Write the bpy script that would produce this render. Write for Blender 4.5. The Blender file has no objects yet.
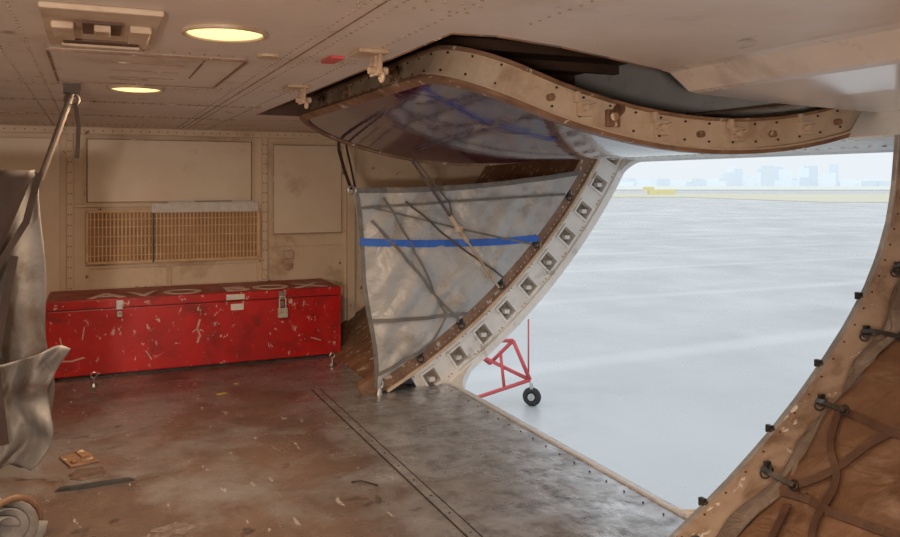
import bpy, math, random
from mathutils import Vector, Matrix, noise
random.seed(4)
scene = bpy.context.scene
scene.view_settings.view_transform = 'Standard'
PI = math.pi

# ------------------------------------------------------------------ helpers
def empty(name, loc=(0,0,0)):
    e = bpy.data.objects.new(name, None); scene.collection.objects.link(e); e.location = loc
    e.empty_display_size = .1
    return e

class MB:
    def __init__(s): s.v=[]; s.f=[]; s.mi=[]; s.cur=0
    def face(s, idx): s.f.append(tuple(idx)); s.mi.append(s.cur)
    def poly(s, pts):
        b=len(s.v); s.v += [tuple(p) for p in pts]; s.face(range(b,b+len(pts)))
    def box(s, c, d, rot=None):
        b=len(s.v); c=Vector(c)
        for x in (-1,1):
            for y in (-1,1):
                for z in (-1,1):
                    p=Vector((x*d[0]/2,y*d[1]/2,z*d[2]/2))
                    if rot is not None: p=rot@p
                    s.v.append(tuple(c+p))
        for q in ((0,1,3,2),(4,6,7,5),(0,4,5,1),(2,3,7,6),(0,2,6,4),(1,5,7,3)):
            s.face([b+i for i in q])
    def cyl(s, p0, p1, r, n=12, r2=None):
        p0=Vector(p0); p1=Vector(p1); r2 = r if r2 is None else r2
        z=(p1-p0).normalized(); a=z.orthogonal().normalized(); c=z.cross(a)
        b=len(s.v)
        for p,rr in ((p0,r),(p1,r2)):
            for i in range(n):
                t=2*PI*i/n
                s.v.append(tuple(p+a*math.cos(t)*rr+c*math.sin(t)*rr))
        for i in range(n):
            j=(i+1)%n; s.face((b+i,b+j,b+n+j,b+n+i))
        s.face([b+i for i in range(n)][::-1]); s.face([b+n+i for i in range(n)])
    def tube(s, pts, r, n=8):
        pts=[Vector(p) for p in pts]; b=len(s.v); ref=None
        for k,p in enumerate(pts):
            d=(pts[min(k+1,len(pts)-1)]-pts[max(k-1,0)]).normalized()
            if ref is None: ref=d.orthogonal().normalized()
            a=(ref-d*ref.dot(d)).normalized(); ref=a; c=d.cross(a)
            for i in range(n):
                t=2*PI*i/n; s.v.append(tuple(p+a*math.cos(t)*r+c*math.sin(t)*r))
        for k in range(len(pts)-1):
            for i in range(n):
                j=(i+1)%n; s.face((b+k*n+i,b+k*n+j,b+(k+1)*n+j,b+(k+1)*n+i))
        s.face([b+i for i in range(n)][::-1]); e=b+(len(pts)-1)*n; s.face([e+i for i in range(n)])
    def torus(s, c, nrm, R, r, n=20, m=8):
        c=Vector(c); z=Vector(nrm).normalized(); a=z.orthogonal().normalized(); b2=z.cross(a); b=len(s.v)
        for i in range(n):
            t=2*PI*i/n; d=a*math.cos(t)+b2*math.sin(t)
            for j in range(m):
                u=2*PI*j/m; s.v.append(tuple(c+d*(R+r*math.cos(u))+z*r*math.sin(u)))
        for i in range(n):
            for j in range(m):
                s.face((b+i*m+j,b+((i+1)%n)*m+j,b+((i+1)%n)*m+(j+1)%m,b+i*m+(j+1)%m))
    def grid(s, fn, nu, nv):
        b=len(s.v)
        for i in range(nu+1):
            for j in range(nv+1): s.v.append(tuple(fn(i/nu,j/nv)))
        for i in range(nu):
            for j in range(nv):
                a=b+i*(nv+1)+j; s.face((a,a+nv+1,a+nv+2,a+1))
    def loops(s, L, closed=True, closeprof=False):
        b=len(s.v); n=len(L[0])
        for l in L: s.v += [tuple(p) for p in l]
        m=len(L)
        for k in range(m if closeprof else m-1):
            k2=(k+1)%m
            for i in range(n if closed else n-1):
                j=(i+1)%n; s.face((b+k*n+i,b+k*n+j,b+k2*n+j,b+k2*n+i))
    def strap(s, pts, w, side, th=.003):
        pts=[Vector(p) for p in pts]; L=[]
        for k,p in enumerate(pts):
            d=(pts[min(k+1,len(pts)-1)]-pts[max(k-1,0)]).normalized()
            nn=Vector(side); nn=(nn-d*nn.dot(d)).normalized()
            wd=d.cross(nn)*w/2; o=nn*th/2
            L.append([p+wd+o,p-wd+o,p-wd-o,p+wd-o])
        b=len(s.v)
        s.loops(L); e=b+(len(pts)-1)*4
        s.face((b,b+1,b+2,b+3)); s.face((e+3,e+2,e+1,e))
    def obj(s, name, mats, parent=None, smooth=False, bevel=0, solid=0, sub=0):
        me=bpy.data.meshes.new(name); me.from_pydata(s.v,[],s.f)
        if not isinstance(mats,(list,tuple)): mats=[mats]
        for m in mats: me.materials.append(m)
        for p,i in zip(me.polygons,s.mi): p.material_index=min(i,len(mats)-1); p.use_smooth=smooth
        me.validate(); me.update()
        o=bpy.data.objects.new(name,me); scene.collection.objects.link(o)
        if parent: o.parent=parent
        if solid:
            m=o.modifiers.new('Solid','SOLIDIFY'); m.thickness=solid; m.offset=0
        if bevel:
            m=o.modifiers.new('Bevel','BEVEL'); m.width=bevel; m.segments=2; m.limit_method='ANGLE'
        if sub:
            m=o.modifiers.new('Sub','SUBSURF'); m.levels=sub; m.render_levels=sub
        return o

def mat(name, c1, c2=None, scale=4, rough=.5, metal=0, bump=0, bscale=60, scr=None, scr_amt=.62,
        scr_scale=(3,40,3), dirt=None, dirt_scale=1.5, dirt_lo=.5, stretch=(1,1,1), rvar=.1, coat=0, ior=1.5, glow=0, glowc=None,
        dirt2=None, dirt2_scale=8, dirt2_lo=.6, crumple=0, crscale=9):
    m=bpy.data.materials.new(name); m.use_nodes=True; nt=m.node_tree; N=nt.nodes; Lk=nt.links
    bs=N['Principled BSDF']
    tc=N.new('ShaderNodeTexCoord')
    def nz(sc, det=6, mp=(1,1,1), dist=0):
        mpn=N.new('ShaderNodeMapping'); mpn.inputs['Scale'].default_value=mp
        Lk.new(tc.outputs['Object'],mpn.inputs['Vector'])
        n=N.new('ShaderNodeTexNoise'); n.inputs['Scale'].default_value=sc; n.inputs['Detail'].default_value=det
        n.inputs['Roughness'].default_value=.65; n.inputs['Distortion'].default_value=dist
        Lk.new(mpn.outputs[0],n.inputs['Vector']); return n.outputs[0]
    def ramp(f,a,b):
        r=N.new('ShaderNodeMapRange'); r.inputs['From Min'].default_value=a; r.inputs['From Max'].default_value=b
        Lk.new(f,r.inputs['Value']); return r.outputs[0]
    def mix(fac,a,b):
        x=N.new('ShaderNodeMix'); x.data_type='RGBA'
        Lk.new(fac,x.inputs[0])
        for v,i in ((a,6),(b,7)):
            if isinstance(v,(tuple,list)): x.inputs[i].default_value=(*v,1)
            else: Lk.new(v,x.inputs[i])
        return x.outputs[2]
    n1=nz(scale,6,stretch)
    col=mix(ramp(n1,.35,.65),c1,c2 or c1)
    if dirt: col=mix(ramp(nz(dirt_scale,8,(1,1,1),.4),dirt_lo,dirt_lo+.15),col,dirt)
    if dirt2: col=mix(ramp(nz(dirt2_scale,8,(1,1,1),.6),dirt2_lo,dirt2_lo+.06),col,dirt2)
    if scr: 
        col=mix(ramp(nz(1,5,scr_scale,.3),scr_amt,scr_amt+.03),col,scr)
    Lk.new(col,bs.inputs['Base Color'])
    r=N.new('ShaderNodeMapRange'); r.inputs['From Min'].default_value=.3; r.inputs['From Max'].default_value=.7
    r.inputs['To Min'].default_value=max(0,rough-rvar); r.inputs['To Max'].default_value=min(1,rough+rvar)
    Lk.new(nz(scale*2.3),r.inputs['Value']); Lk.new(r.outputs[0],bs.inputs['Roughness'])
    bs.inputs['Metallic'].default_value=metal; bs.inputs['Coat Weight'].default_value=coat; bs.inputs['IOR'].default_value=ior
    if glow:
        bs.inputs['Emission Color'].default_value=(*(glowc or c1),1); bs.inputs['Emission Strength'].default_value=glow
    last=None
    if crumple:
        b0=N.new('ShaderNodeBump'); b0.inputs['Strength'].default_value=crumple; b0.inputs['Distance'].default_value=.03
        Lk.new(nz(crscale,3,(1,1,1),1.2),b0.inputs['Height']); last=b0.outputs[0]; Lk.new(last,bs.inputs['Normal'])
    if bump:
        b=N.new('ShaderNodeBump'); b.inputs['Strength'].default_value=bump; b.inputs['Distance'].default_value=.004
        Lk.new(nz(bscale,4),b.inputs['Height']); Lk.new(b.outputs[0],bs.inputs['Normal'])
        if last: Lk.new(last,b.inputs['Normal'])
    return m

def emis(name,c,st):
    m=bpy.data.materials.new(name); m.use_nodes=True; b=m.node_tree.nodes['Principled BSDF']
    b.inputs['Base Color'].default_value=(*c,1); b.inputs['Emission Color'].default_value=(*c,1); b.inputs['Emission Strength'].default_value=st
    return m

# ------------------------------------------------------------------ materials
M_ceil = mat('ceiling_paint',(.76,.67,.60),(.67,.58,.51),3,.40,bump=.15,dirt=(.50,.39,.31),dirt_lo=.56,dirt_scale=2,dirt2=(.38,.26,.19),dirt2_scale=5,dirt2_lo=.62)
M_wall = mat('cream_wall_paint',(.80,.66,.50),(.70,.54,.38),2.5,.5,bump=.15,dirt=(.46,.28,.16),dirt_lo=.54,dirt_scale=3,scr=(.27,.15,.09),scr_amt=.66,scr_scale=(14,14,14))
M_wall2= mat('cream_panel',(.84,.72,.57),(.76,.61,.45),2,.45,dirt=(.55,.38,.24),dirt_lo=.60,dirt_scale=3)
M_brown= mat('stained_frame',(.30,.17,.10),(.16,.085,.05),9,.5,bump=.3,scr=(.6,.5,.4),scr_amt=.60,scr_scale=(20,20,20))
M_cream= mat('worn_cream_frame',(.62,.50,.38),(.50,.37,.26),8,.45,bump=.2,dirt=(.38,.25,.16),dirt_lo=.51,dirt_scale=5)
M_near = mat('worn_near_frame',(.40,.30,.23),(.29,.20,.145),6,.45,bump=.3,dirt=(.17,.10,.065),dirt_lo=.48,dirt_scale=6,scr=(.66,.60,.54),scr_amt=.62,scr_scale=(16,16,16))
M_white= mat('white_frame_paint',(.82,.82,.81),(.72,.71,.69),6,.35,bump=.1,dirt=(.42,.38,.34),dirt_lo=.58,dirt_scale=9)
M_pocket=mat('pocket_paint',(.36,.31,.27),(.20,.16,.13),30,.5)
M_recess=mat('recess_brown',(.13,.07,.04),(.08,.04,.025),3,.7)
M_dark = mat('dark_steel',(.03,.028,.026),(.07,.06,.055),20,.45,.6)
M_steel= mat('steel',(.5,.48,.45),(.3,.28,.26),20,.35,.9)
M_alu  = mat('aluminium',(.62,.62,.62),(.45,.45,.45),12,.4,.6)
M_sill = mat('bare_sill_metal',(.74,.76,.79),(.60,.61,.64),9,.35,.4,bump=.2,dirt=(.35,.33,.32),dirt_lo=.6,dirt_scale=8)
M_red  = mat('red_box_paint',(.56,.010,.010),(.41,.008,.008),4,.38,scr=(.64,.42,.37),scr_amt=.63,scr_scale=(30,30,20),dirt=(.25,.010,.008),dirt_lo=.53,dirt_scale=6,bump=.15,dirt2=(.60,.22,.18),dirt2_scale=15,dirt2_lo=.64)
M_redtop=mat('red_box_lid',(.36,.035,.025),(.26,.018,.014),5,.45,scr=(.5,.35,.28),scr_amt=.66,scr_scale=(14,10,14))
M_redf = mat('red_steel_paint',(.66,.10,.11),(.55,.08,.09),4,.4)
M_fab  = mat('silver_vinyl_fabric',(.49,.49,.485),(.39,.385,.38),5,.33,bump=.25,bscale=70,dirt=(.30,.28,.26),dirt_lo=.54,dirt_scale=3,dirt2=(.2,.15,.11),dirt2_scale=8,dirt2_lo=.67,crumple=.55,crscale=6)
M_fab2 = mat('grey_vinyl_fabric',(.24,.225,.215),(.16,.145,.135),4,.55,bump=.25,bscale=70,dirt=(.10,.065,.048),dirt_lo=.52,dirt_scale=4,crumple=.25,crscale=5)
M_bfab = mat('brown_canvas',(.20,.108,.06),(.125,.062,.033),5,.5,bump=.3,bscale=90,dirt=(.27,.175,.12),dirt_lo=.55,dirt_scale=5,crumple=.45,crscale=5)
M_dbrown=mat('dark_brown_canvas',(.045,.022,.016),(.03,.016,.011),5,.7,bump=.2)
M_blue = mat('blue_webbing',(.03,.15,.62),(.03,.12,.52),8,.6)
M_strap= mat('dark_webbing',(.13,.10,.085),(.07,.05,.04),20,.7)
M_bstrap=mat('brown_webbing',(.10,.045,.025),(.06,.026,.014),20,.7)
M_gstrap=mat('grey_webbing',(.20,.19,.18),(.13,.12,.11),20,.7)
M_label= mat('label_paper',(.78,.76,.71),(.65,.6,.55),30,.6)
M_amber= mat('amber_netting',(.80,.56,.32),(.62,.40,.20),9,.5)
M_amberback= mat('vent_backing',(.50,.27,.12),(.32,.16,.07),5,.6)
M_skin = mat('dark_purple_door_paint',(.085,.022,.055),(.022,.014,.07),1.6,.06,rvar=.03,coat=0,ior=1.6,scr=(.4,.3,.3),scr_amt=.72,scr_scale=(14,14,14),crumple=.03,crscale=5)
M_out  = mat('fuselage_skin',(.80,.81,.83),(.73,.74,.76),2,.3)
M_rub  = mat('black_rubber',(.02,.02,.02),(.04,.04,.04),20,.7)
M_yel  = mat('yellow_scrap',(.55,.4,.05),(.45,.3,.03),20,.6)
M_bldg = mat('hazy_building',(.56,.61,.66),(.50,.56,.62),.01,.9,glow=.34,glowc=(.75,.83,.9))  # emission stands in for distance haze over the blocks
M_bldg2= mat('hazy_building_pale',(.58,.63,.68),(.56,.61,.67),.01,.9,glow=.42,glowc=(.75,.83,.9))  # stronger glow, more haze put into the material
M_lens = emis('lamp_lens',(1,.72,.30),1.7)

def floor_mat():
    m=mat('worn_floor_plate',(.225,.155,.125),(.12,.085,.072),2.6,.31,.35,bump=.4,bscale=22,dirt=(.27,.25,.245),dirt_lo=.45,dirt_scale=2.1,
          scr=(.46,.42,.40),scr_amt=.64,scr_scale=(26,7,7),rvar=.16,dirt2=(.085,.058,.048),dirt2_scale=6,dirt2_lo=.61)
    nt=m.node_tree; N=nt.nodes; L=nt.links; bs=N['Principled BSDF']
    old=bs.inputs['Base Color'].links[0].from_socket
    tc=N.new('ShaderNodeTexCoord'); sx=N.new('ShaderNodeSeparateXYZ'); L.new(tc.outputs['Object'],sx.inputs[0])
    n=N.new('ShaderNodeTexNoise'); n.inputs['Scale'].default_value=3.5; n.inputs['Detail'].default_value=7; L.new(tc.outputs['Object'],n.inputs['Vector'])
    ma=N.new('ShaderNodeMath'); ma.operation='MULTIPLY_ADD'; L.new(n.outputs[0],ma.inputs[0]); ma.inputs[1].default_value=.9; L.new(sx.outputs[0],ma.inputs[2])
    r=N.new('ShaderNodeMapRange'); r.inputs['From Min'].default_value=1.28; r.inputs['From Max'].default_value=1.80; L.new(ma.outputs[0],r.inputs['Value'])
    n2=N.new('ShaderNodeTexNoise'); n2.inputs['Scale'].default_value=11; n2.inputs['Detail'].default_value=8; n2.inputs['Roughness'].default_value=.7; L.new(tc.outputs['Object'],n2.inputs['Vector'])
    r3=N.new('ShaderNodeMapRange'); r3.inputs['From Min'].default_value=.44; r3.inputs['From Max'].default_value=.64; L.new(n2.outputs[0],r3.inputs['Value'])
    y=N.new('ShaderNodeMix'); y.data_type='RGBA'; L.new(r3.outputs[0],y.inputs[0]); y.inputs[6].default_value=(.60,.61,.64,1); y.inputs[7].default_value=(.28,.27,.28,1)
    x=N.new('ShaderNodeMix'); x.data_type='RGBA'; L.new(r.outputs[0],x.inputs[0]); L.new(old,x.inputs[6]); L.new(y.outputs[2],x.inputs[7])  # silver towards the sill: bare sheet plus outdoor reflection put into the colour
    L.new(x.outputs[2],bs.inputs['Base Color'])
    r2=N.new('ShaderNodeMapRange'); L.new(r.outputs[0],r2.inputs['Value']); r2.inputs['To Min'].default_value=.35; r2.inputs['To Max'].default_value=.8
    L.new(r2.outputs[0],bs.inputs['Metallic'])
    bn=[n_ for n_ in N if n_.type=='BUMP'][0]
    b2=N.new('ShaderNodeBump'); b2.inputs['Strength'].default_value=.7; b2.inputs['Distance'].default_value=.012
    n4=N.new('ShaderNodeTexNoise'); n4.inputs['Scale'].default_value=6; n4.inputs['Detail'].default_value=3; L.new(tc.outputs['Object'],n4.inputs['Vector'])
    L.new(n4.outputs[0],b2.inputs['Height']); L.new(b2.outputs[0],bn.inputs['Normal'])
    return m
M_floor=floor_mat()

def tarmac_mat():
    m=mat('wet_tarmac',(.49,.515,.53),(.42,.445,.46),.10,.28,bump=0,stretch=(1,.4,1),rvar=.14,dirt=(.385,.41,.425),dirt_scale=.22,dirt_lo=.55)
    nt=m.node_tree; N=nt.nodes; L=nt.links; bs=N['Principled BSDF']
    old=bs.inputs['Base Color'].links[0].from_socket
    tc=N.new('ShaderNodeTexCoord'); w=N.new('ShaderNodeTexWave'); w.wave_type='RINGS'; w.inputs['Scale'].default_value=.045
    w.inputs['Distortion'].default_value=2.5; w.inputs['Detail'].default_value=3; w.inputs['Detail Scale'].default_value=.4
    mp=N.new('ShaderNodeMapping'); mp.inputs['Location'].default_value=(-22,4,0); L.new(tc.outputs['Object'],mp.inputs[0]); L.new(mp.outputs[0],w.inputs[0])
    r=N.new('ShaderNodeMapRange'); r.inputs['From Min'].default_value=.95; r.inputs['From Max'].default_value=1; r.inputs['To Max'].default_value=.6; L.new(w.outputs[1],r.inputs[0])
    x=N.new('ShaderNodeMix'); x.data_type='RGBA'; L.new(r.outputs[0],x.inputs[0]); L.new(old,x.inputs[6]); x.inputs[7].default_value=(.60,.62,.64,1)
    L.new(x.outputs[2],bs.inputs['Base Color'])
    return m
M_tar=tarmac_mat()
M_grass=mat('hazy_dry_grass',(.52,.50,.34),(.58,.55,.43),.02,.9,glow=.20,glowc=(.8,.85,.85))  # slight glow adds haze to the grass colour
M_grass2=mat('hazy_grass',(.58,.60,.54),(.62,.63,.59),.01,.9,glow=.26,glowc=(.8,.86,.9))  # pale tone and glow stand in for distance haze

# ------------------------------------------------------------------ geometry constants
CX,CZ = -.128, 2.78            # fuselage axis
CAMZ=1.02
def fus(th,R): return (CX+R*math.sin(th), CZ-R*math.cos(th))
def s_at(z,R): return CX+math.sqrt(max(0,R*R-(CZ-z)**2))
TH0=math.radians(32.6)
ZC=1.34; TW=5.05; TB=-2.2; SL=-2.0
TN,TF=1.86,3.73

def lerp_tab(tab,z):
    for (a,b),(c,d) in zip(tab,tab[1:]):
        if z<=c: 
            k=(z-a)/(c-a); return b+(d-b)*k
    return tab[-1][1]
NEAR=[(-.1,1.15),(0,1.30),(.1,1.469),(.2,1.627),(.3,1.765),(.4,1.885),(.5,1.99),(.6,2.085),(.7,2.162),(.8,2.22),(.9,2.26),(1.0,2.283),(1.15,2.30),(1.4,2.31)]
def near_in(z): return lerp_tab(NEAR,z)

# ------------------------------------------------------------------ FLOOR
b=MB()
b.poly([(SL,TB,0),(1.31,TB,0),(1.31,1.72,0),(1.65,1.86,0),(1.65,3.75,0),(1.31,3.85,0),(1.31,TW,0),(SL,TW,0)])
b.poly([(SL,TB,-.04),(SL,TW,-.04),(1.31,TW,-.04),(1.31,3.85,-.04),(1.65,3.75,-.04),(1.65,1.86,-.04),(1.31,1.72,-.04),(1.31,TB,-.04)])
b.obj('floor',M_floor)
b=MB()
b.box((1.0,1.93,.002),(.035,3.9,.004)); b.obj('trim_1',M_floor,bevel=.001)
b=MB()
b.box((.981,1.93,.002),(.003,3.9,.005)); b.box((1.020,1.93,.002),(.002,3.9,.005))
for i in range(26): b.cyl((1.0,.15+i*.15,.003),(1.0,.15+i*.15,.006),.0035,8)
b.obj('trim_2',M_dark)
b=MB()   # sill threshold plate
b.box((1.652,2.80,.003),(.022,1.80,.008)); b.box((1.668,2.80,-.05),(.012,1.84,.110))
b.obj('trim_3',M_sill,bevel=.003)
b=MB()
for i in range(17): b.cyl((1.60,1.98+i*.10,.0),(1.60,1.98+i*.10,.004),.003,8)
b.obj('trim_6',M_dark)
# ------------------------------------------------------------------ fuselage skin with rounded door hole
def rrect(x0,x1,y0,y1,r,n=10):
    P=[]
    cs=[(x0+r[0],y0+r[0],PI,r[0]),(x1-r[1],y0+r[1],1.5*PI,r[1]),(x1-r[2],y1-r[2],0,r[2]),(x0+r[3],y1-r[3],.5*PI,r[3])]
    for k,(cx,cy,a0,rr) in enumerate(cs):
        for i in range(n+1):
            a=a0+.5*PI*i/n; P.append((cx+rr*math.cos(a),cy+rr*math.sin(a)))
        nx=cs[(k+1)%4]; a=nx[2]; q=(nx[0]+nx[3]*math.cos(a),nx[1]+nx[3]*math.sin(a)); p=P[-1]
        for i in range(1,14): P.append((p[0]+(q[0]-p[0])*i/14,p[1]+(q[1]-p[1])*i/14))
    return P
ATOP=1.601
hole=rrect(TN,TF,0,ATOP,(.16,.24,.14,.14))
def skinmap(t,a,R=3.3):
    th=TH0+a/3.3; s,z=fus(th,R); return (s,t,z)
def outer(p):
    cx,cy=(TN+TF)/2,ATOP/2; dx,dy=p[0]-cx,p[1]-cy
    k=min([( (5.2 if dx>0 else TB)-cx)/dx if abs(dx)>1e-6 else 1e9, ((2.6 if dy>0 else -1.2)-cy)/dy if abs(dy)>1e-6 else 1e9])
    return (cx+dx*k,cy+dy*k)
L=[]
for k in range(13):
    f=k/12; L.append([skinmap(p[0]+(outer(p)[0]-p[0])*f,p[1]+(outer(p)[1]-p[1])*f) for p in hole])
b=MB(); b.loops(L)
b.loops([[skinmap(p[0],p[1],3.293) for p in hole],[skinmap(p[0],p[1],3.320) for p in hole]])
b.obj('wall_outer_skin',M_out,smooth=False,solid=.008)

# ------------------------------------------------------------------ door frame (jambs)
frame=empty('cargo_door_frame',(0,0,0))
b=MB(); thA,thB=math.radians(30),math.radians(61.5); NC=10
Rin,Rout=3.12,3.30; y0=TF
for i in range(NC):
    a0=thA+(thB-thA)*i/NC; a1=thA+(thB-thA)*(i+1)/NC
    def P(u,v,y=y0):
        s,z=fus(a0+(a1-a0)*u,Rin+(Rout-Rin)*v); return (s,y,z)
    u0,u1,v0,v1=.30,.70,.32,.78
    b.cur=0
    b.poly([P(0,0),P(1,0),P(1,v0),P(0,v0)]); b.poly([P(0,v1),P(1,v1),P(1,1),P(0,1)])
    b.poly([P(0,v0),P(u0,v0),P(u0,v1),P(0,v1)]); b.poly([P(u1,v0),P(1,v0),P(1,v1),P(u1,v1)])
    q=[(u0,v0),(u1,v0),(u1,v1),(u0,v1)]
    g=[(u0-.06,v0-.05),(u1+.06,v0-.05),(u1+.06,v1+.05),(u0-.06,v1+.05)]
    for k in range(4):
        A,B=q[k],q[(k+1)%4]; C,D=g[k],g[(k+1)%4]
        b.poly([P(*A,y0-.012),P(*B,y0-.012),P(*B,y0+.04),P(*A,y0+.04)])
        b.poly([P(*A,y0-.012),P(*B,y0-.012),P(*D,y0-.012),P(*C,y0-.012)])
        b.poly([P(*C,y0-.012),P(*D,y0-.012),P(*D,y0),P(*C,y0)])
    b.cur=1; b.poly([P(*x,y0+.04) for x in q])
    b.cur=2
    cc=P(.5,.62,y0+.039); c2_=P(.5,.62,y0); b.box(((cc[0]+c2_[0])/2,y0+.02,(cc[2]+c2_[2])/2),(.030,.036,.022))
    b.cur=3
    for u in (.06,.94):
        for v in (.2,.85):
            c=P(u,v); b.cyl(c,(c[0],c[1]-.004,c[2]),.0035,6)
b.obj('far_jamb',[M_white,M_pocket,M_white,M_brown],frame)
def arcbar(mb,R0,R1,t0,t1,a0,a1,n=40):
    L=[]
    for i in range(n+1):
        a=a0+(a1-a0)*i/n; p=fus(a,R0); q=fus(a,R1)
        L.append([(p[0],t0,p[1]),(q[0],t0,q[1]),(q[0],t1,q[1]),(p[0],t1,p[1])])
    mb.loops(L)
b=MB(); arcbar(b,3.025,3.115,3.69,3.74,math.radians(25.2),math.radians(60)); b.obj('far_inner_rim',M_brown,frame)
b=MB(); arcbar(b,3.112,3.128,3.675,3.75,math.radians(27.3),math.radians(60)); b.obj('far_rim_flange',M_cream,frame)
b=MB(); arcbar(b,3.285,3.325,3.715,3.76,math.radians(32.7),math.radians(61)); b.obj('far_outer_lip',M_white,frame)
b=MB()
for i in range(60):
    th=math.radians(26+i*.55); p=fus(th,3.095); b.cyl((p[0],3.69,p[1]),(p[0],3.685,p[1]),.004,6)
b.obj('far_rim_rivets',M_steel,frame)
NZ=1.17
b=MB()
b.grid(lambda u,v:(near_in(v*NZ),1.50+.22*u,v*NZ),2,24)
def flare(u,v):
    z=v*NZ; s0=near_in(z); s1=s_at(z,3.3); return (s0+(s1-s0)*u,1.72+.14*u,z)
b.grid(flare,4,24)
b.obj('near_jamb',M_near,frame,solid=.006)
b=MB()
b.grid(lambda u,v:(near_in(v*NZ)-.010,1.708+.014*u,v*NZ),1,30)
b.grid(lambda u,v:(near_in(v*NZ)-.010*(1-u),1.708,v*NZ),1,30)
b.obj('near_jamb_edge',M_alu,frame,solid=.003)
b=MB()
b.grid(lambda u,v:(near_in(v*NZ)-.012,1.54+.05*u,v*NZ),1,30)
b.obj('near_jamb_inner_rail',M_brown,frame,solid=.01)
b=MB()
for i in range(24):
    z=.03+i*.047
    b.cyl((near_in(z)+.002,1.69,z),(near_in(z)-.005,1.69,z+.003),.003,6)
b.obj('near_jamb_rivets',M_dark,frame)
b=MB()
b.poly([(2.735,1.8,1.15),(2.735,3.8,1.15),(2.46,3.8,1.19),(2.46,1.8,1.19)])
b.poly([(2.46,1.5,1.19),(2.46,3.85,1.19),(2.46,3.85,1.75),(2.46,1.5,1.75)])
b.poly([(2.735,1.5,1.15),(2.735,1.9,1.15),(2.30,1.9,1.17),(2.30,1.5,1.17)])
b.poly([(2.30,1.0,1.17),(2.30,1.9,1.17),(2.40,1.9,1.30),(2.40,1.0,1.30)])
for i in range(30):
    t=1.92+i*.06; b.cyl((2.52,t,1.183),(2.52,t,1.175),.005,6); b.cyl((2.66,t,1.163),(2.66,t,1.155),.005,6)
b.obj('header',M_white,frame,solid=.008)

def tiedown(name,p,nrm,par=None,k=1):
    e=par; b=MB(); p=Vector(p); n=Vector(nrm).normalized()
    b.cyl(p,p+n*.015*k,.020*k,10); b.cyl(p+n*.015*k,p+n*.028*k,.010*k,8)
    b.torus(p+n*.030*k+Vector((0,0,-.018*k)),n,.016*k,.0045*k,14,6)
    b.box(p+n*.010*k+Vector((0,0,.018*k)),(.025*k,.016*k,.025*k))
    return b.obj(name,M_dark,e,bevel=.002)
FARF=[]
for i,th in enumerate((31.5,36.5,42,47.5,53.5)):
    s,z=fus(math.radians(th),3.06); FARF.append((s,z)); tiedown('tie_down_%d'%i,(s,3.69,z),(0,-1,0),frame)
NEARF=[]
for i,z in enumerate((.08,.24,.40,.58,.76)):
    p=(near_in(z)-.006,1.635,z); NEARF.append(p); tiedown('near_tie_down_%d'%i,p,(-1,-.3,.4),frame,.75)
b=MB()
for z in (.14,.31,.48,.67):
    p=Vector((near_in(z)-.002,1.71,z)); b.cyl(p,p+Vector((-.006,.018,.008)),.009,8); b.box(p+Vector((-.006,.012,.006)),(.014,.02,.022))
b.obj('near_edge_latches',M_dark,frame,bevel=.002)

# side linings
b=MB(); b.grid(lambda u,v:(near_in(v*1.25)+.004,TB+(1.52-TB)*u,v*1.25),2,24)
b.obj('wall_right_near',M_wall,solid=.008)
b=MB(); b.grid(lambda u,v:(s_at(v*1.5,3.12),3.77+(TW-3.77)*u,v*1.5),2,24)
b.poly([(1.29,3.765,0),(s_at(1.3,3.12),3.765,1.3),(s_at(1.3,3.12),3.78,1.3),(1.29,3.78,0)])
b.obj('wall_right_far',M_brown,solid=.006)
b=MB(); b.box((SL-.02,(TB+TW)/2,ZC/2),(.04,TW-TB,ZC)); b.obj('wall_left',M_wall)
b=MB(); b.box((.3,TB-.02,.8),(5.2,.04,1.7)); b.obj('wall_back',M_wall)

# ------------------------------------------------------------------ end wall
b=MB(); b.box((.4,TW+.02,.8),(4.8,.04,1.6)); b.obj('wall_end',M_wall)
def frame_rect(mb,s0,s1,z0,z1,t,w=.014,d=.012):
    mb.box(((s0+s1)/2,t,z0),(s1-s0+w,d,w)); mb.box(((s0+s1)/2,t,z1),(s1-s0+w,d,w))
    mb.box((s0,t,(z0+z1)/2),(w,d,z1-z0)); mb.box((s1,t,(z0+z1)/2),(w,d,z1-z0))
lin=empty('wall_lining_panels')
b=MB(); b.box((.43,TW-.008,1.09),(.93,.016,.37)); b.box((1.25,TW-.008,.98),(.45,.016,.56)); b.box((-.6,TW-.008,.7),(.85,.016,1.15))
b.obj('panel_faces',M_wall2,lin,bevel=.006)
b=MB()
frame_rect(b,-.046,.903,.90,1.283,TW-.014,.010,.012); frame_rect(b,-.02,.40,.41,.53,TW-.01,.01)
frame_rect(b,.42,.93,.41,.53,TW-.01,.01); frame_rect(b,1.02,1.48,.05,.62,TW-.008,.006,.006); frame_rect(b,1.02,1.48,.69,1.27,TW-.016,.008,.01)
b.box((-.124,TW-.015,.67),(.035,.03,1.34)); b.box((.975,TW-.015,.67),(.035,.03,1.34)); b.box((1.53,TW-.02,.67),(.05,.04,1.34))
b.box((.4,TW-.012,.888),(1.06,.02,.016)); b.box((.4,TW-.02,1.32),(4,.04,.04))
b.obj('panel_frames',M_wall,lin,bevel=.003)
b=MB()
for x0,x1,z0,z1 in ((-.036,.893,.91,1.273),(1.03,1.47,.70,1.26)):
    frame_rect(b,x0,x1,z0,z1,TW-.0165,.003,.003)
for z in [i*.06+.06 for i in range(21)]:
    for s in (-.118,.982,-.132,.966): b.cyl((s,TW-.03,z),(s,TW-.034,z),.004,6)
for i in range(60): b.cyl((-.9+i*.05,TW-.04,1.32),(-.9+i*.05,TW-.044,1.32),.004,6)
b.obj('rivets_and_gaps',M_brown,lin)
vent=empty('wall_vent_grille')
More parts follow.
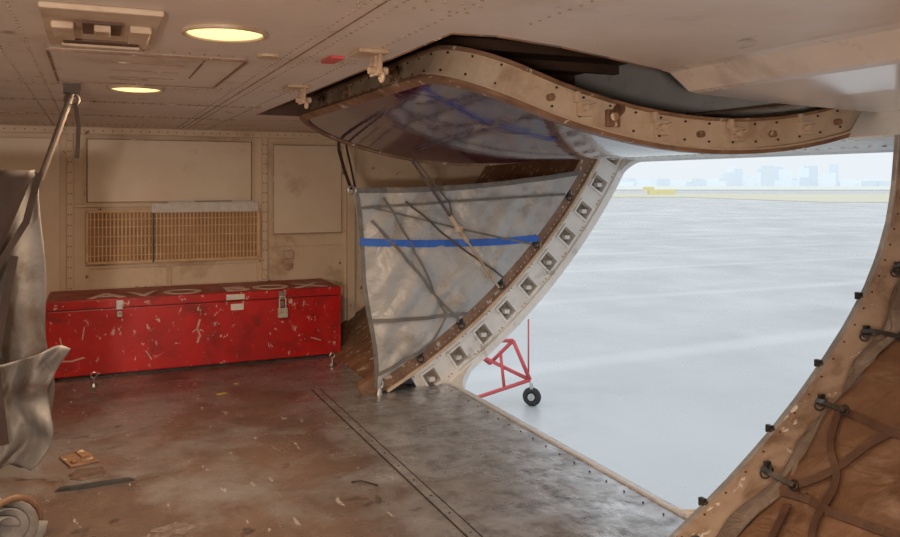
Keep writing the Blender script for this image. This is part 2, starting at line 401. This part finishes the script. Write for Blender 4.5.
b=MB(); b.box((.45,TW-.012,.708),(.965,.02,.295)); b.obj('backing',M_amberback,vent)
b=MB()
frame_rect(b,-.035,.935,.56,.855,TW-.03,.014,.02)
for i in range(46):
    s=-.018+i*.0210; b.box((s,TW-.03,.708),(.008,.012,.285))
for z in (.60,.655,.71,.765,.81): b.box((.45,TW-.034,z),(.96,.006,.005))
b.obj('slats',M_amber,vent,bevel=.001)
b=MB(); b.box((.62,TW-.04,.872),(.62,.012,.055)); b.cyl((.4,TW-.05,.905),(.9,TW-.05,.905),.006)
b.obj('header_plate',M_label,vent,bevel=.003)
b=MB(); b.box((.66,TW-.05,.908),(.22,.01,.010)); b.box((.32,TW-.041,.70),(.008,.012,.29)); b.obj('clip',M_dark,vent)
b=MB(); b.cyl((1.12,TW-.02,.50),(1.12,TW-.03,.50),.03,14); b.box((1.12,TW-.03,.57),(.06,.02,.05)); b.obj('wall_latch',M_cream,bevel=.003)

# ------------------------------------------------------------------ CEILING
EDGE=[(.70,1.56),(.80,1.55),(1.0,1.61),(1.2,1.70),(1.47,1.83)]
b=MB()
def slab(pts,z): b.poly([(x,y,z) for x,y in pts])
slab([(SL,TB),(.70,TB),(.70,TW),(SL,TW)],ZC)
slab([(.70,TB),(1.47,TB)]+EDGE[::-1],ZC)
slab([(.70,3.80),(2.9,3.80),(2.9,TW),(.70,TW)],ZC)
b.obj('ceiling',M_ceil)
M_duct=mat('duct_paint',(.74,.66,.59),(.62,.53,.46),2,.3,bump=.05,dirt=(.38,.27,.19),dirt_lo=.55)
M_duct_lit=mat('glossy_daylit_duct',(.90,.91,.93),(.86,.87,.89),2,.14,ior=1.9,rvar=.04)  # duct underside, whitened: outdoor light put into its colour
b=MB()
prof=[(1.47,ZC),(1.50,1.335),(1.57,1.285),(1.60,1.280)]
b.loops([[(x,TB,z) for x,z in prof],[(x,1.83,z) for x,z in prof]],closed=False)
b.cur=1
prof2=[(1.60,1.280),(1.90,1.264)]
b.loops([[(x,TB,z) for x,z in prof2],[(x,1.83,z) for x,z in prof2]],closed=False)
prof3=[(1.90,1.264),(2.42,1.25)]
b.loops([[(x,TB,z) for x,z in prof3],[(x,1.83,z) for x,z in prof3]],closed=False)
b.cur=0
b.poly([(x,1.83,z) for x,z in prof+[prof2[1],prof3[1]]]+[(2.42,1.83,1.62),(1.47,1.83,1.62)])
b.obj('ceiling_duct',[M_duct,M_duct_lit])
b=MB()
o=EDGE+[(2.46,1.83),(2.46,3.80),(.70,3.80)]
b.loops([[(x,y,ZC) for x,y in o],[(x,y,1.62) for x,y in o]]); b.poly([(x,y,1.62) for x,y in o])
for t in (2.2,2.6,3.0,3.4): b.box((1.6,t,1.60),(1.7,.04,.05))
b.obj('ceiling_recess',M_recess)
b=MB()
for (x0,y0_),(x1,y1_) in zip(o[:4],o[1:5]):
    b.cyl((x0,y0_,ZC+.003),(x1,y1_,ZC+.003),.006,8)
b.cyl((.70,1.56,ZC+.004),(.70,3.80,ZC+.004),.006,8)
b.obj('trim_4',M_brown,smooth=True)
b=MB()
def rrow(x0,y0,x1,y1,st=.035,r=.004):
    n=int(math.hypot(x1-x0,y1-y0)/st)
    for i in range(n+1):
        x=x0+(x1-x0)*i/n; y=y0+(y1-y0)*i/n; b.cyl((x,y,ZC),(x,y,ZC-.0025),r,6,r*.6)
for y in (1.3,1.36,2.06,2.78,2.84,3.4,3.46,4.1,4.16,4.72,4.78,4.9): rrow(-1.2,y,.64,y)
for x in (.44,.50,.62,-.14,-.2,-.5): rrow(x,.8,x,4.9)
for x in (.8,): rrow(x,.6,x,1.4)
b.obj('trim_5',mat('rivet_heads',(.36,.26,.19),(.26,.17,.12),9,.5))
b=MB()
for y in (3.43,4.13): b.box((-.3,y,ZC-.001),(1.9,.004,.002))
for x in (.47,): b.box((x,3.0,ZC-.001),(.002,3.8,.002))
b.obj('trim_7',M_brown)
acc=empty('ceiling_access_panel')
b=MB(); b.box((.13,2.41,ZC-.003),(.46,.62,.006)); b.obj('plate',M_ceil,acc,bevel=.003)
b=MB(); 
for x0,y0_,w,h in ((.13,2.72,.46,.006),(.13,2.10,.46,.006)): b.box((x0,y0_,ZC-.006),(w,h,.006))
b.box((-.10,2.41,ZC-.006),(.006,.62,.006)); b.box((.36,2.41,ZC-.006),(.006,.62,.006)); b.box((.26,2.3,ZC-.006),(.005,.40,.004))
for i in range(3): b.box((.13,2.25+i*.15,ZC-.006),(.18,.004,.004))
b.obj('plate_edges',M_brown,acc)
hat=empty('ceiling_vent_housing')
b=MB(); b.box((.015,1.78,ZC-.006),(.21,.42,.012)); b.obj('surround',M_cream,hat,bevel=.004)
b=MB(); b.box((.015,1.72,ZC-.014),(.07,.12,.008)); b.box((.015,1.90,ZC-.014),(.15,.04,.006)); b.obj('opening',M_recess,hat)
b=MB(); b.box((-.055,1.76,ZC-.018),(.04,.14,.014)); b.box((.085,1.76,ZC-.018),(.04,.14,.014)); b.box((.015,1.95,ZC-.016),(.16,.03,.008)); b.box((.015,1.70,ZC-.024),(.03,.06,.014)); b.obj('latches',M_cream,hat,bevel=.003)
def bracket(name,x,y):
    e=empty(name,(x,y,ZC)); b=MB()
    b.box((0,0,-.005),(.075,.10,.010)); b.box((.02,.015,-.030),(.010,.04,.055)); b.box((.02,-.03,-.030),(.010,.012,.055))
    b.cyl((.0,.0,-.045),(.05,.0,-.045),.010,10); b.torus((.035,0,-.058),(1,0,0),.012,.005)
    b.obj('bracket_body',M_cream,e,bevel=.003); return e
bracket('door_catch_bracket',.61,1.86); bracket('door_catch_bracket',.61,2.62)
b=MB(); b.box((.56,2.0,ZC-.004),(.035,.10,.006)); b.obj('red_warning_tag',M_redf)
b=MB(); b.cyl((.40,2.02,ZC),(.40,2.02,ZC-.006),.03,20); b.obj('ceiling_cap',M_cream)

def ceiling_lamp(x,y,power):
    e=empty('ceiling_lamp',(x,y,ZC)); b=MB()
    b.torus((0,0,-.003),(0,0,1),.084,.006,36,8); b.obj('bezel',M_cream,e,smooth=True)
    b=MB(); n=32; Ls=[]
    for k in range(5):
        r=.08*math.cos(k/4*PI/2*.98); h=-.001-.010*math.sin(k/4*PI/2); Ls.append([(r*math.cos(2*PI*i/n),r*math.sin(2*PI*i/n),h) for i in range(n)])
    b.loops(Ls); b.poly(Ls[-1]); b.obj('lens',M_lens,e,smooth=True)
    l=bpy.data.lights.new('bulb','AREA'); l.shape='DISK'; l.size=.15; l.energy=power; l.color=(1,.74,.50)
    o=bpy.data.objects.new('bulb',l); scene.collection.objects.link(o); o.parent=e; o.location=(0,0,-.02)
for x,y,p in ((.254,1.742,10),(.13,2.89,16),(.25,.6,13),(.2,-.6,13)): ceiling_lamp(x,y,p)

# ------------------------------------------------------------------ stowed cargo door
door=empty('stowed_cargo_door')
H=Vector((2.50,1.24)); F=Vector((.86,1.315)); Rd=2.2
mid=(H+F)/2; ch=(H-F); c2=ch.length/2; up=Vector((-ch.y,ch.x)).normalized(); Cd=mid+up*math.sqrt(Rd*Rd-c2*c2)
phF=math.atan2(F.x-Cd.x,-(F.y-Cd.y)); phH=math.atan2(H.x-Cd.x,-(H.y-Cd.y)); BL=Rd*(phH-phF)
def dmap(t,bb,h):
    ph=phF+bb/Rd; return (Cd.x+(Rd-h)*math.sin(ph), t, Cd.y-(Rd-h)*math.cos(ph))
D0,D1=1.92,3.74
dout=rrect(D0,D1,0,BL,(.22,.26,.12,.12),12)
def offs(P,o):
    n=len(P); Q=[]
    for i in range(n):
        a=Vector(P[i-1]); c=Vector(P[(i+1)%n]); d=(c-a).normalized(); Q.append((P[i][0]+d.y*o,P[i][1]-d.x*o))
    return Q
cd=((D0+D1)/2,BL/2)
b=MB()
L=[[dmap(cd[0]+(p[0]-cd[0])*f,cd[1]+(p[1]-cd[1])*f,0) for p in dout] for f in [1-k/12 for k in range(12)]+[.02]]
b.loops(L); b.poly(L[-1]); b.obj('outer_skin',M_skin,door,smooth=True)
b=MB()
L=[[dmap(cd[0]+(p[0]-cd[0])*f,cd[1]+(p[1]-cd[1])*f,.07) for p in dout] for f in (.97,.8,.6,.4,.2,.02)]
b.loops(L); b.poly(L[-1]); b.obj('inner_liner',M_cream,door)
prof=[(.022,-.002),(.022,.010),(0,.012),(0,.10),(-.055,.10),(-.055,.09),(-.012,.088),(-.012,.002)]
b=MB(); L=[[dmap(*q,h) for q in offs(dout,o_)] for o_,h in prof]; b.loops(L,closeprof=True); b.obj('rim',M_cream,door)
b=MB(); L=[[dmap(*q,h) for q in offs(dout,o_)] for o_,h in [(.026,-.008),(.026,.004),(-.012,.004),(-.012,-.008)]]; b.loops(L,closeprof=True); b.obj('edge_seal',M_brown,door)
b=MB(); L=[[dmap(*q,h) for q in offs(dout,o_)] for o_,h in [(.010,.094),(.010,.104),(-.02,.104),(-.02,.094)]]; b.loops(L,closeprof=True); b.obj('rim_top_bead',M_brown,door)
b=MB()
oo=offs(dout,.0); o2=offs(dout,.005)
acc_l=0; last=oo[0]
for i in range(len(oo)):
    d=math.hypot(oo[i][0]-last[0],oo[i][1]-last[1]); acc_l+=d; last=oo[i]
    if acc_l>.06:
        acc_l=0; b.cyl(dmap(*oo[i],.03),dmap(*o2[i],.03),.0035,6); b.cyl(dmap(*oo[i],.085),dmap(*o2[i],.085),.0035,6)
b.obj('rivets',M_dark,door)
b=MB()
for bb in (.42,.70,1.0,1.30):
    p=Vector(dmap(D0,bb,.055)); b.box(p+Vector((0,-.008,0)),(.05,.016,.045)); b.cyl(p+Vector((-.01,-.015,0)),p+Vector((-.01,-.035,0)),.010,10)
    b.cyl(p+Vector((-.03,-.02,-.01)),p+Vector((.03,-.02,.012)),.006,8); b.box(p+Vector((-.03,-.012,.03)),(.014,.02,.03))
b.obj('latch_fittings',M_cream,door,bevel=.003)
b=MB()
for bb in (.52,):
    p=Vector(dmap(D0,bb,.05)); b.cyl(p+Vector((.03,0,.03)),p+Vector((-.03,-.06,.0)),.018,10,.013); b.box(p+Vector((0,-.008,0)),(.045,.016,.05))
for bb in (.30,.85,1.15,1.45):
    p=Vector(dmap(D0,bb,.05)); b.cyl(p,p+Vector((0,-.022,0)),.011,8)
for tt in (2.4,2.9,3.3):
    p=Vector(dmap(tt,0,.05)); b.box(p+Vector((-.008,0,0)),(.014,.05,.04)); b.cyl(p+Vector((-.01,0,0)),p+Vector((-.03,0,0)),.008,8)
b.obj('latch_pins',M_brown,door,bevel=.003)
b=MB()
for tt in (2.05,2.8,3.6):
    p=Vector(dmap(tt,BL-.02,.05)); b.box(p+Vector((.0,0,.02)),(.08,.05,.05)); b.cyl(p+Vector((.03,-.05,0)),p+Vector((.03,.05,0)),.014,12)
b.obj('hinges',M_white,door,bevel=.004)

# ------------------------------------------------------------------ far net curtain
cur=empty('cargo_curtain')
YC=3.712
def curt(u,v):
    zt=.985+.09*u-.03*math.sin(PI*u); z=.03+(zt-.03)*v
    sl=1.245-.125*v+.010*math.sin(v*9); sr=max(sl+.03,s_at(z,3.045)); s=sl+(sr-sl)*u
    n=noise.noise(Vector((s*2.6,z*2.6,1)))*.045+noise.noise(Vector((s*6+z*5,z*3,5)))*.034+noise.noise(Vector((s*14-z*9,z*7,9)))*.014
    fold=.014*math.sin((s*1.2-z*.9)*26+n*40)*(1-u)*.8 + .008*math.sin((s*.6+z)*44+n*60)*u
    e=min(1,min(1-u,.02+u)*6)
    return (s,YC-.050-(n+fold)*e-.02*math.sin(PI*v)*e,z)
b=MB(); b.grid(curt,110,90); o=b.obj('fabric',M_fab,cur,smooth=True)
def cpt(u,v,off=.008):
    p=curt(u,v); return Vector((p[0],p[1]-off,p[2]))
def cz(s,z,off=.008):
    v=max(0,min(1,(z-.03)/.95)); 
    for _ in range(4):
        sl=curt(0,v)[0]; sr=curt(1,v)[0]; u=max(0,min(1,(s-sl)/(sr-sl))); zz=curt(u,v)[2]; v=max(0,min(1,v+(z-zz)/.98))
    return cpt(u,v,off)
def cpath(a,c,n=26,off=.010): return [cz(a[0]+(c[0]-a[0])*i/n,a[1]+(c[1]-a[1])*i/n,off) for i in range(n+1)]
b=MB(); pts=[cz(1.15+(2.32-1.15)*i/44,.740-.022*math.sin(PI*i/44),.006) for i in range(45)]
b.strap(pts,.036,(0,-1,0)); b.obj('blue_strap',M_blue,cur)
b=MB()
b.strap([cpt(i/40,1,.004) for i in range(41)],.026,(0,-1,0)); b.strap([cpt(0.012,i/20,.004) for i in range(21)],.022,(0,-1,0))
b.strap(cpath((1.21,.36),(1.93,.36)),.018,(0,-1,0)); b.strap(cpath((1.25,.10),(1.45,.18)),.018,(0,-1,0))
b.strap(cpath((1.15,.90),(2.30,.96)),.014,(0,-1,0))
b.obj('hems',M_gstrap,cur)
b=MB()
f=FARF
b.strap(cpath((1.22,.84),(f[1][0],f[1][1])),.014,(0,-1,0)); b.strap(cpath((1.30,.95),(1.62,.36)),.010,(0,-1,0)); b.strap(cpath((1.62,.36),(f[0][0],f[0][1])),.010,(0,-1,0))
b.strap(cpath((1.24,.90),(f[3][0],f[3][1]-.02)),.010,(0,-1,0))
b.obj('net_straps',M_gstrap,cur)
p0=Vector((1.36,3.50,1.13)); p1=Vector((f[2][0]-.03,3.63,f[2][1]-.02)); 
b=MB(); b.strap([p0+(p1-p0)*i/8 for i in range(9)],.012,(0,-1,0),.004); b.strap([p0+Vector((.02,0,0)),p0+(p1-p0)*.35+Vector((.03,0,.02)),p0+(p1-p0)*.45],.008,(0,-1,0),.003)
b.strap(cpath((1.40,.93),(f[2][0],f[2][1]+.03),off=.02),.010,(0,-1,0))
b.obj('tension_strap',M_strap,cur)
b=MB(); a=p0+(p1-p0)*.42; c=p0+(p1-p0)*.62; b.cyl(a,c,.012,10); b.box((a+c)/2,(.04,.02,.03)); b.cyl(c,p1,.006,8)
a2=p0+(p1-p0)*.90; b.torus(a2,(0,1,0),.018,.005)
b.obj('tensioner',M_cream,cur,bevel=.002)
b=MB()
b.torus((1.255,3.66,.05),(0,1,0),.02,.005); b.cyl((1.255,3.66,0),(1.255,3.66,.035),.018,10,.01)
b.torus((1.12,3.66,.985),(0,1,0),.02,.004)
b.obj('corner_rings',M_steel,cur)
b=MB(); b.strap([(1.12,3.67,.99),(1.11,3.75,1.08),(1.10,3.81,1.18),(1.10,3.83,1.34)],.016,(0,-1,0)); b.strap([(1.14,3.67,.99),(1.145,3.76,1.10),(1.14,3.82,1.2),(1.14,3.83,1.34)],.010,(0,-1,0)); b.obj('hanging_strap',M_dbrown,cur)

# ------------------------------------------------------------------ left curtain + pole
lc=empty('cargo_curtain')
def lcf(u,v):
    z=.13+.92*v; w=1-v
    edge=-.135-.02*v+.03*math.exp(-((z-.38)/.12)**2)-.04*math.exp(-((z-.12)/.10)**2)+.008*math.sin(z*11)
    s=edge-.75*(1-u)
    amp=.026*(.35+.9*w)
    t=2.90+amp*math.sin(s*42+z*2.5)+.04*noise.noise(Vector((s*5,z*2,3)))+.008*noise.noise(Vector((s*22,z*5,3)))+.03*math.sin(s*9)
    return (s,t,z)
b=MB(); b.grid(lcf,120,60); b.obj('fabric',M_fab2,lc,smooth=True,solid=.004)
b=MB()
def lcf2(u,v):
    z=.66+.40*v; e=-.165-.15*(1-v); s=e-.55*(1-u); return (s,2.76+.015*math.sin(s*30),z)
b.grid(lcf2,30,16); b.obj('upper_flap',M_dbrown,lc,smooth=True,solid=.004)
b=MB()
def lcf3(u,v):
    z=.15+.34*v; e=-.085+.03*math.sin(v*6.5+.4)-.10*(1-v)**2; s=e-.36*(1-u)
    return (s,2.76-.03*(1-v)+.030*math.sin(u*17+v*4)+.04*noise.noise(Vector((u*5,v*4,2)))+.008*noise.noise(Vector((u*18,v*10,2))),z+.02*math.sin(u*9))
b.grid(lcf3,60,40); b.obj('lower_folds',M_fab2,lc,smooth=True,solid=.004)
b=MB(); b.cyl((-.065,2.87,1.31),(-.155,2.84,1.03),.010,10); b.box((-.065,2.87,1.325),(.05,.05,.03)); b.torus((-.065,2.87,1.29),(0,1,0),.02,.005)
b.obj('support_pole',mat('pole_brown',(.07,.045,.035),(.12,.09,.07),9,.6,0),lc)
b=MB(); b.strap([(-.055,2.86,1.28),(-.045,2.86,1.2),(-.05,2.86,1.10)],.014,(0,-1,0)); b.strap([(-.22,2.74,.80),(-.27,2.72,.5),(-.24,2.68,.25)],.024,(0,-1,0)); b.strap([(-.155,2.78,1.05),(-.19,2.77,.9),(-.29,2.73,.72)],.02,(0,-1,0)); b.obj('loose_strap',M_dbrown,lc)

rl=empty('rolled_tarpaulin',(-.205,2.50,0)); b=MB()
sp=[]; 
for i in range(60):
    a=i*.32; r=.022+.00115*i; sp.append((r*math.cos(a),r*math.sin(a)))
b.grid(lambda u,v:((sp[min(59,int(u*59))][0])-.30*v-.02*math.sin(v*5), -.05+.20*v, .092+sp[min(59,int(u*59))][1]*(1+.08*math.sin(v*7))),59,8)
b.obj('roll',M_fab2,rl,smooth=True,solid=.004)
b=MB(); b.torus((.0,-.055,.092),(0.55,-1,0),.078,.010,28,8); b.obj('roll_end_binding',M_bfab,rl,smooth=True)

# ------------------------------------------------------------------ right (near) curtain
rc=empty('cargo_curtain')
def rcf(u,v):
    z=.03+.88*v; t=1.57-1.9*u-.025*math.sin(v*PI*5)**2*(1-u)
    s=near_in(z)-.035-.06*math.sin(PI*v)*min(1,u*3+.10)-.045*noise.noise(Vector((t*4,z*4,8)))-.016*noise.noise(Vector((t*12,z*9,8)))-.010*math.sin((t*1.0+z*1.3)*24)
    return (s,t,z)
b=MB(); b.grid(rcf,110,60); b.obj('fabric',M_bfab,rc,smooth=True,solid=.003)
def ruf(u,v):
    z=.02+.90*v; t=1.59-.055*u-.012*math.sin(v*31)
    return (near_in(z)-.040-.014*math.sin(u*PI)*(1+.6*math.sin(v*47))-.012*noise.noise(Vector((u*4,v*16,1))),t,z)
b=MB(); b.grid(ruf,10,110); b.obj('bunched_hem',mat('grey_hem_fabric',(.20,.155,.125),(.11,.075,.055),7,.55,bump=.3,crumple=.4,crscale=14),rc,smooth=True,solid=.003)
def rp(u,v,o=.012): p=rcf(u,v); return Vector((p[0]-o,p[1],p[2]+o*.5))
def rpath(a,c,n=24,o=.012): return [rp(a[0]+(c[0]-a[0])*i/n,a[1]+(c[1]-a[1])*i/n,o) for i in range(n+1)]
b=MB(); sd=(-1,-.1,.6)
for a,c in (((.02,.22),(.35,.25)),((.02,.43),(.3,.40)),((.02,.43),(.16,.0)),((.02,.22),(.2,.62)),((.02,.63),(.3,.75)),((.02,.85),(.3,.82)),((.04,.2),(.10,.0))):
    b.strap(rpath(a,c),.020,sd)
b.obj('net_straps',M_bstrap,rc)
b=MB()
for p,v in zip(NEARF,(.06,.24,.43,.63,.85)):
    q=rp(.035,v,.03); b.strap([Vector(p)+Vector((-.025,0,.01)),(Vector(p)+q)/2+Vector((-.035,0,.015)),q],.012,sd); b.torus(q,(-1,0,.6),.012,.003)
b.obj('attachment_hooks',M_dark,rc)
b=MB(); b.strap([(near_in(z)-.085,1.50-(.8-z)*.12,z) for z in (.82,.78,.74,.70)],.018,sd); b.obj('yellow_tag',M_yel,rc)

# ------------------------------------------------------------------ red box
bx=empty('red_storage_box',(.555,4.80,0))
W,Dp,Hh=1.55,.42,.41
b=MB(); b.box((0,0,.185),(W,Dp,.345)); b.obj('body',M_red,bx,bevel=.006)
b=MB(); b.box((0,0,.384),(W+.012,Dp+.012,.045)); b.cur=1; b.box((0,0,.408),(W-.004,Dp-.004,.006)); b.obj('lid',[M_red,M_redtop],bx,bevel=.003)
b=MB(); b.box((0,.0,.006),(W-.1,Dp-.04,.012)); b.box((0,-Dp/2-.003,.361),(W,.004,.003)); b.obj('skids_and_gap',M_dark,bx)
b=MB()
for x in (-.43,.43):
    b.box((x,-Dp/2-.012,.375),(.035,.008,.05)); b.box((x,-Dp/2-.010,.325),(.026,.008,.03)); b.cyl((x,-Dp/2-.02,.335),(x,-Dp/2-.005,.335),.009,8)
b.obj('hasps',M_steel,bx,bevel=.002)
b=MB()
for x in (-W/2,W/2):
    b.box((x,-Dp/2,.19),(.010,.010,.34))
b.obj('corner_edges',M_red,bx,bevel=.002)
b=MB(); x=.43; b.box((x,-Dp/2-.03,.280),(.055,.02,.055)); b.tube([(x-.018,-Dp/2-.03,.30),(x-.018,-Dp/2-.03,.36),(x-.008,-Dp/2-.03,.374),(x+.008,-Dp/2-.03,.374),(x+.018,-Dp/2-.03,.36),(x+.018,-Dp/2-.03,.30)],.005)
b.obj('padlock',mat('brass_lock',(.7,.66,.58),(.55,.5,.4),20,.3,.4),bx,bevel=.004)
b=MB(); b.box((.17,-Dp/2-.009,.382),(.10,.003,.03)); b.box((.18,-Dp/2-.005,.325),(.07,.003,.035)); b.obj('labels',M_label,bx)
b=MB()
def chip(path,w): b.strap([(p[0],-Dp/2-.0025,p[1]) for p in path],w,(0,-1,0),.001)
chip([(-.02,.27),(-.035,.22),(-.02,.18),(-.035,.14)],.010); chip([(-.035,.22),(-.06,.20)],.006)
chip([(-.715,.22),(-.70,.15),(-.69,.12)],.006); chip([(-.60,.27),(-.61,.20)],.005)
chip([(-.74,.10),(-.66,.095),(-.60,.11)],.008); chip([(.60,.12),(.66,.10)],.005); chip([(-.30,.12),(-.27,.07)],.006)
b.obj('paint_chips',mat('chipped_primer',(.66,.5,.43),(.5,.3,.26),30,.6),bx)
tx=bpy.data.curves.new('lettering','FONT'); tx.body='AVO BOX'; tx.size=.27; tx.extrude=.0012; tx.offset=.004; tx.align_x='CENTER'; tx.space_character=1.1
to=bpy.data.objects.new('lettering',tx); scene.collection.objects.link(to); to.parent=bx; to.location=(.06,-.20,.4135)
tx.materials.append(mat('faded_lettering',(.88,.72,.62),(.72,.50,.42),14,.6))
def ringfit(x,y):
    e=empty('floor_tie_down',(x,y,0)); b=MB(); b.cyl((0,0,0),(0,0,.015),.025,12,.015); b.cyl((0,0,.015),(0,0,.045),.006,8); b.torus((0,0,.055),(0,1,0),.014,.004); b.obj('fitting',M_steel,e)
ringfit(.0,4.40); ringfit(1.22,4.36)
def scrap(name,x,y,pts,m,h=.006):
    b=MB(); b.loops([[(px,py,0.001) for px,py in pts],[(px*.9,py*.9,h) for px,py in pts]]); b.poly([(px*.9,py*.9,h) for px,py in pts]); o=b.obj(name,m); o.location=(x,y,0)
def blob(n,r,sx=1): return [(math.cos(2*PI*i/n)*r*sx*(.6+.6*random.random()),math.sin(2*PI*i/n)*r*(.6+.6*random.random())) for i in range(n)]
scrap('yellow_paper_scrap',.57,3.98,blob(7,.022,1.4),M_yel,.003); scrap('yellow_paper_scrap',.66,4.15,blob(7,.016),M_yel,.003)
scrap('leather_scrap',-.02,3.07,blob(15,.06,1.1),mat('scrap_brown',(.14,.09,.07),(.08,.05,.035),20,.6),.008)
scrap('rubber_strip',.0,2.95,[(-.12,-.01),(-.04,-.02),(.06,-.012),(.13,-.004),(.12,.008),(.03,.012),(-.05,.004),(-.11,.01)],M_rub,.010)
scrap('peeled_floor_patch',.22,2.48,blob(21,.055,1.2),mat('patch_brown',(.08,.055,.045),(.20,.16,.14),34,.5),.002)
b=MB(); b.tube([(.80,2.62,.004),(.83,2.60,.010),(.87,2.55,.006)],.003); b.obj('floor_pull_handle',M_dark)
e=empty('floor_latch_plate',(-.05,3.24,0)); b=MB(); b.box((0,0,.005),(.10,.14,.010)); b.box((.02,.03,.014),(.03,.08,.010)); b.cyl((-.03,-.04,.01),(-.03,-.04,.02),.012,8); b.obj('plate',M_brown,e,bevel=.003)
e.rotation_euler=(0,0,.3)

# ------------------------------------------------------------------ added fill light on a stand (unseen, behind the camera)
fill=empty('fill_light_on_stand',(-.55,-.9,0))
b=MB()
for k in range(3):
    a=2*PI*k/3; b.cyl((.22*math.cos(a),.22*math.sin(a),.01),(0,0,.35),.01,8)
b.cyl((0,0,.3),(0,0,.78),.012,10); b.box((0,0,.84),(.20,.06,.14)); b.obj('stand',M_dark,fill)
l=bpy.data.lights.new('added_fill','AREA'); l.shape='RECTANGLE'; l.size=.18; l.size_y=.12; l.energy=46; l.color=(1,.86,.74)
o=bpy.data.objects.new('added_fill',l); scene.collection.objects.link(o); o.parent=fill; o.location=(0,.045,.85); o.rotation_euler=(math.radians(105),0,math.radians(-12))

# ------------------------------------------------------------------ OUTDOORS
GZ=-2.6
ca,sa=math.cos(math.radians(24)),math.sin(math.radians(24))
def br(e_,n_,z=0): return (ca*e_+sa*n_,-sa*e_+ca*n_,z)   # airfield bearing frame
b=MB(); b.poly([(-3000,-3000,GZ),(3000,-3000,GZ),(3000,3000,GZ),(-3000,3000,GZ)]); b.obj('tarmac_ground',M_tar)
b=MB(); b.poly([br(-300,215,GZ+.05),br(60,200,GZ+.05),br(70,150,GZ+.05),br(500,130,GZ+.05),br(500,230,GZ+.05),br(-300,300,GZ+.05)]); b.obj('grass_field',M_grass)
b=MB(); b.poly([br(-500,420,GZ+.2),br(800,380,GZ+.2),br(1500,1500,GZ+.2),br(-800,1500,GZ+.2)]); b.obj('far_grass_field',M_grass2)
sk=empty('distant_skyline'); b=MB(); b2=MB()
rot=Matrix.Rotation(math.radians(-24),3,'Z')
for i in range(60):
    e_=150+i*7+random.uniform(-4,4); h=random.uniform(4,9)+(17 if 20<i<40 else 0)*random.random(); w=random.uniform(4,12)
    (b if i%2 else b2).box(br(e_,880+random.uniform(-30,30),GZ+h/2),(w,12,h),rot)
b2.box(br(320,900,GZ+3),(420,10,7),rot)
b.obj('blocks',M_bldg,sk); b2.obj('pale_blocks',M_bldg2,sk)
b=MB(); b.box(br(66,250,GZ+.8),(8,3,1.6),rot); b.box(br(62,250,GZ+1.8),(3,2.6,1.2),rot); b.obj('yellow_service_truck',mat('hazy_truck_yellow',(.74,.66,.3),(.7,.6,.25),.5,.6,glow=.15,glowc=(.8,.85,.85)))  # truck paint glows a little in place of haze

tw=empty('red_towbar_trolley',(*br(1.28,13.0)[:2],GZ))
tw.rotation_euler=(0,0,math.radians(-24))
b=MB()
r=.032
b.tube([(-1.15,-.1,.0+.06),(.02,0,.42)],r); b.tube([(-.72,.3,.72),(.02,0,.42)],r); b.tube([(-.25,.05,1.05),(.02,0,.42)],r)
b.tube([(-.62,.3,.62),(-.25,.05,1.05)],r); b.tube([(-.62,.3,.62),(-.95,.5,.85),(-1.5,.6,1.2)],r); b.tube([(-.25,.05,1.05),(-.9,.3,1.0),(-1.5,.5,1.0)],r)
b.tube([(-.45,.2,.85),(-.4,0,.3)],r*.8); b.tube([(.0,.05,.4),(.0,.05,1.4)],.014)
b.obj('tubular_frame',M_redf,tw,smooth=True)
b=MB(); b.torus((.05,0,.15),(.35,1,0),.105,.05,24,10); b.obj('tyre',M_rub,tw,smooth=True)
b=MB(); b.cyl((.03,-.06,.15),(.07,.06,.15),.06,12); b.box((.04,0,.33),(.05,.12,.10)); b.cyl((0,-.09,.15),(.1,.09,.15),.02,10); b.obj('axle_fork',M_alu,tw,bevel=.01)

# ------------------------------------------------------------------ sky & camera
w=bpy.data.worlds.new('World'); scene.world=w; w.use_nodes=True; nt=w.node_tree; bg=nt.nodes['Background']
tc=nt.nodes.new('ShaderNodeTexCoord'); sx=nt.nodes.new('ShaderNodeSeparateXYZ'); nt.links.new(tc.outputs['Generated'],sx.inputs[0])
cr=nt.nodes.new('ShaderNodeValToRGB'); nt.links.new(sx.outputs[2],cr.inputs[0])
cr.color_ramp.elements[0].color=(.78,.84,.88,1); cr.color_ramp.elements[1].color=(.92,.97,1.0,1); cr.color_ramp.elements[1].position=.5
nt.links.new(cr.outputs[0],bg.inputs[0]); bg.inputs[1].default_value=1.06

cam=bpy.data.cameras.new('Camera'); co=bpy.data.objects.new('Camera',cam); scene.collection.objects.link(co)
co.location=(0,0,CAMZ); co.rotation_euler=(PI/2,0,math.radians(-24)); cam.sensor_width=36; cam.lens=32; cam.shift_y=-.095; cam.clip_end=5000; cam.clip_start=.02
scene.camera=co
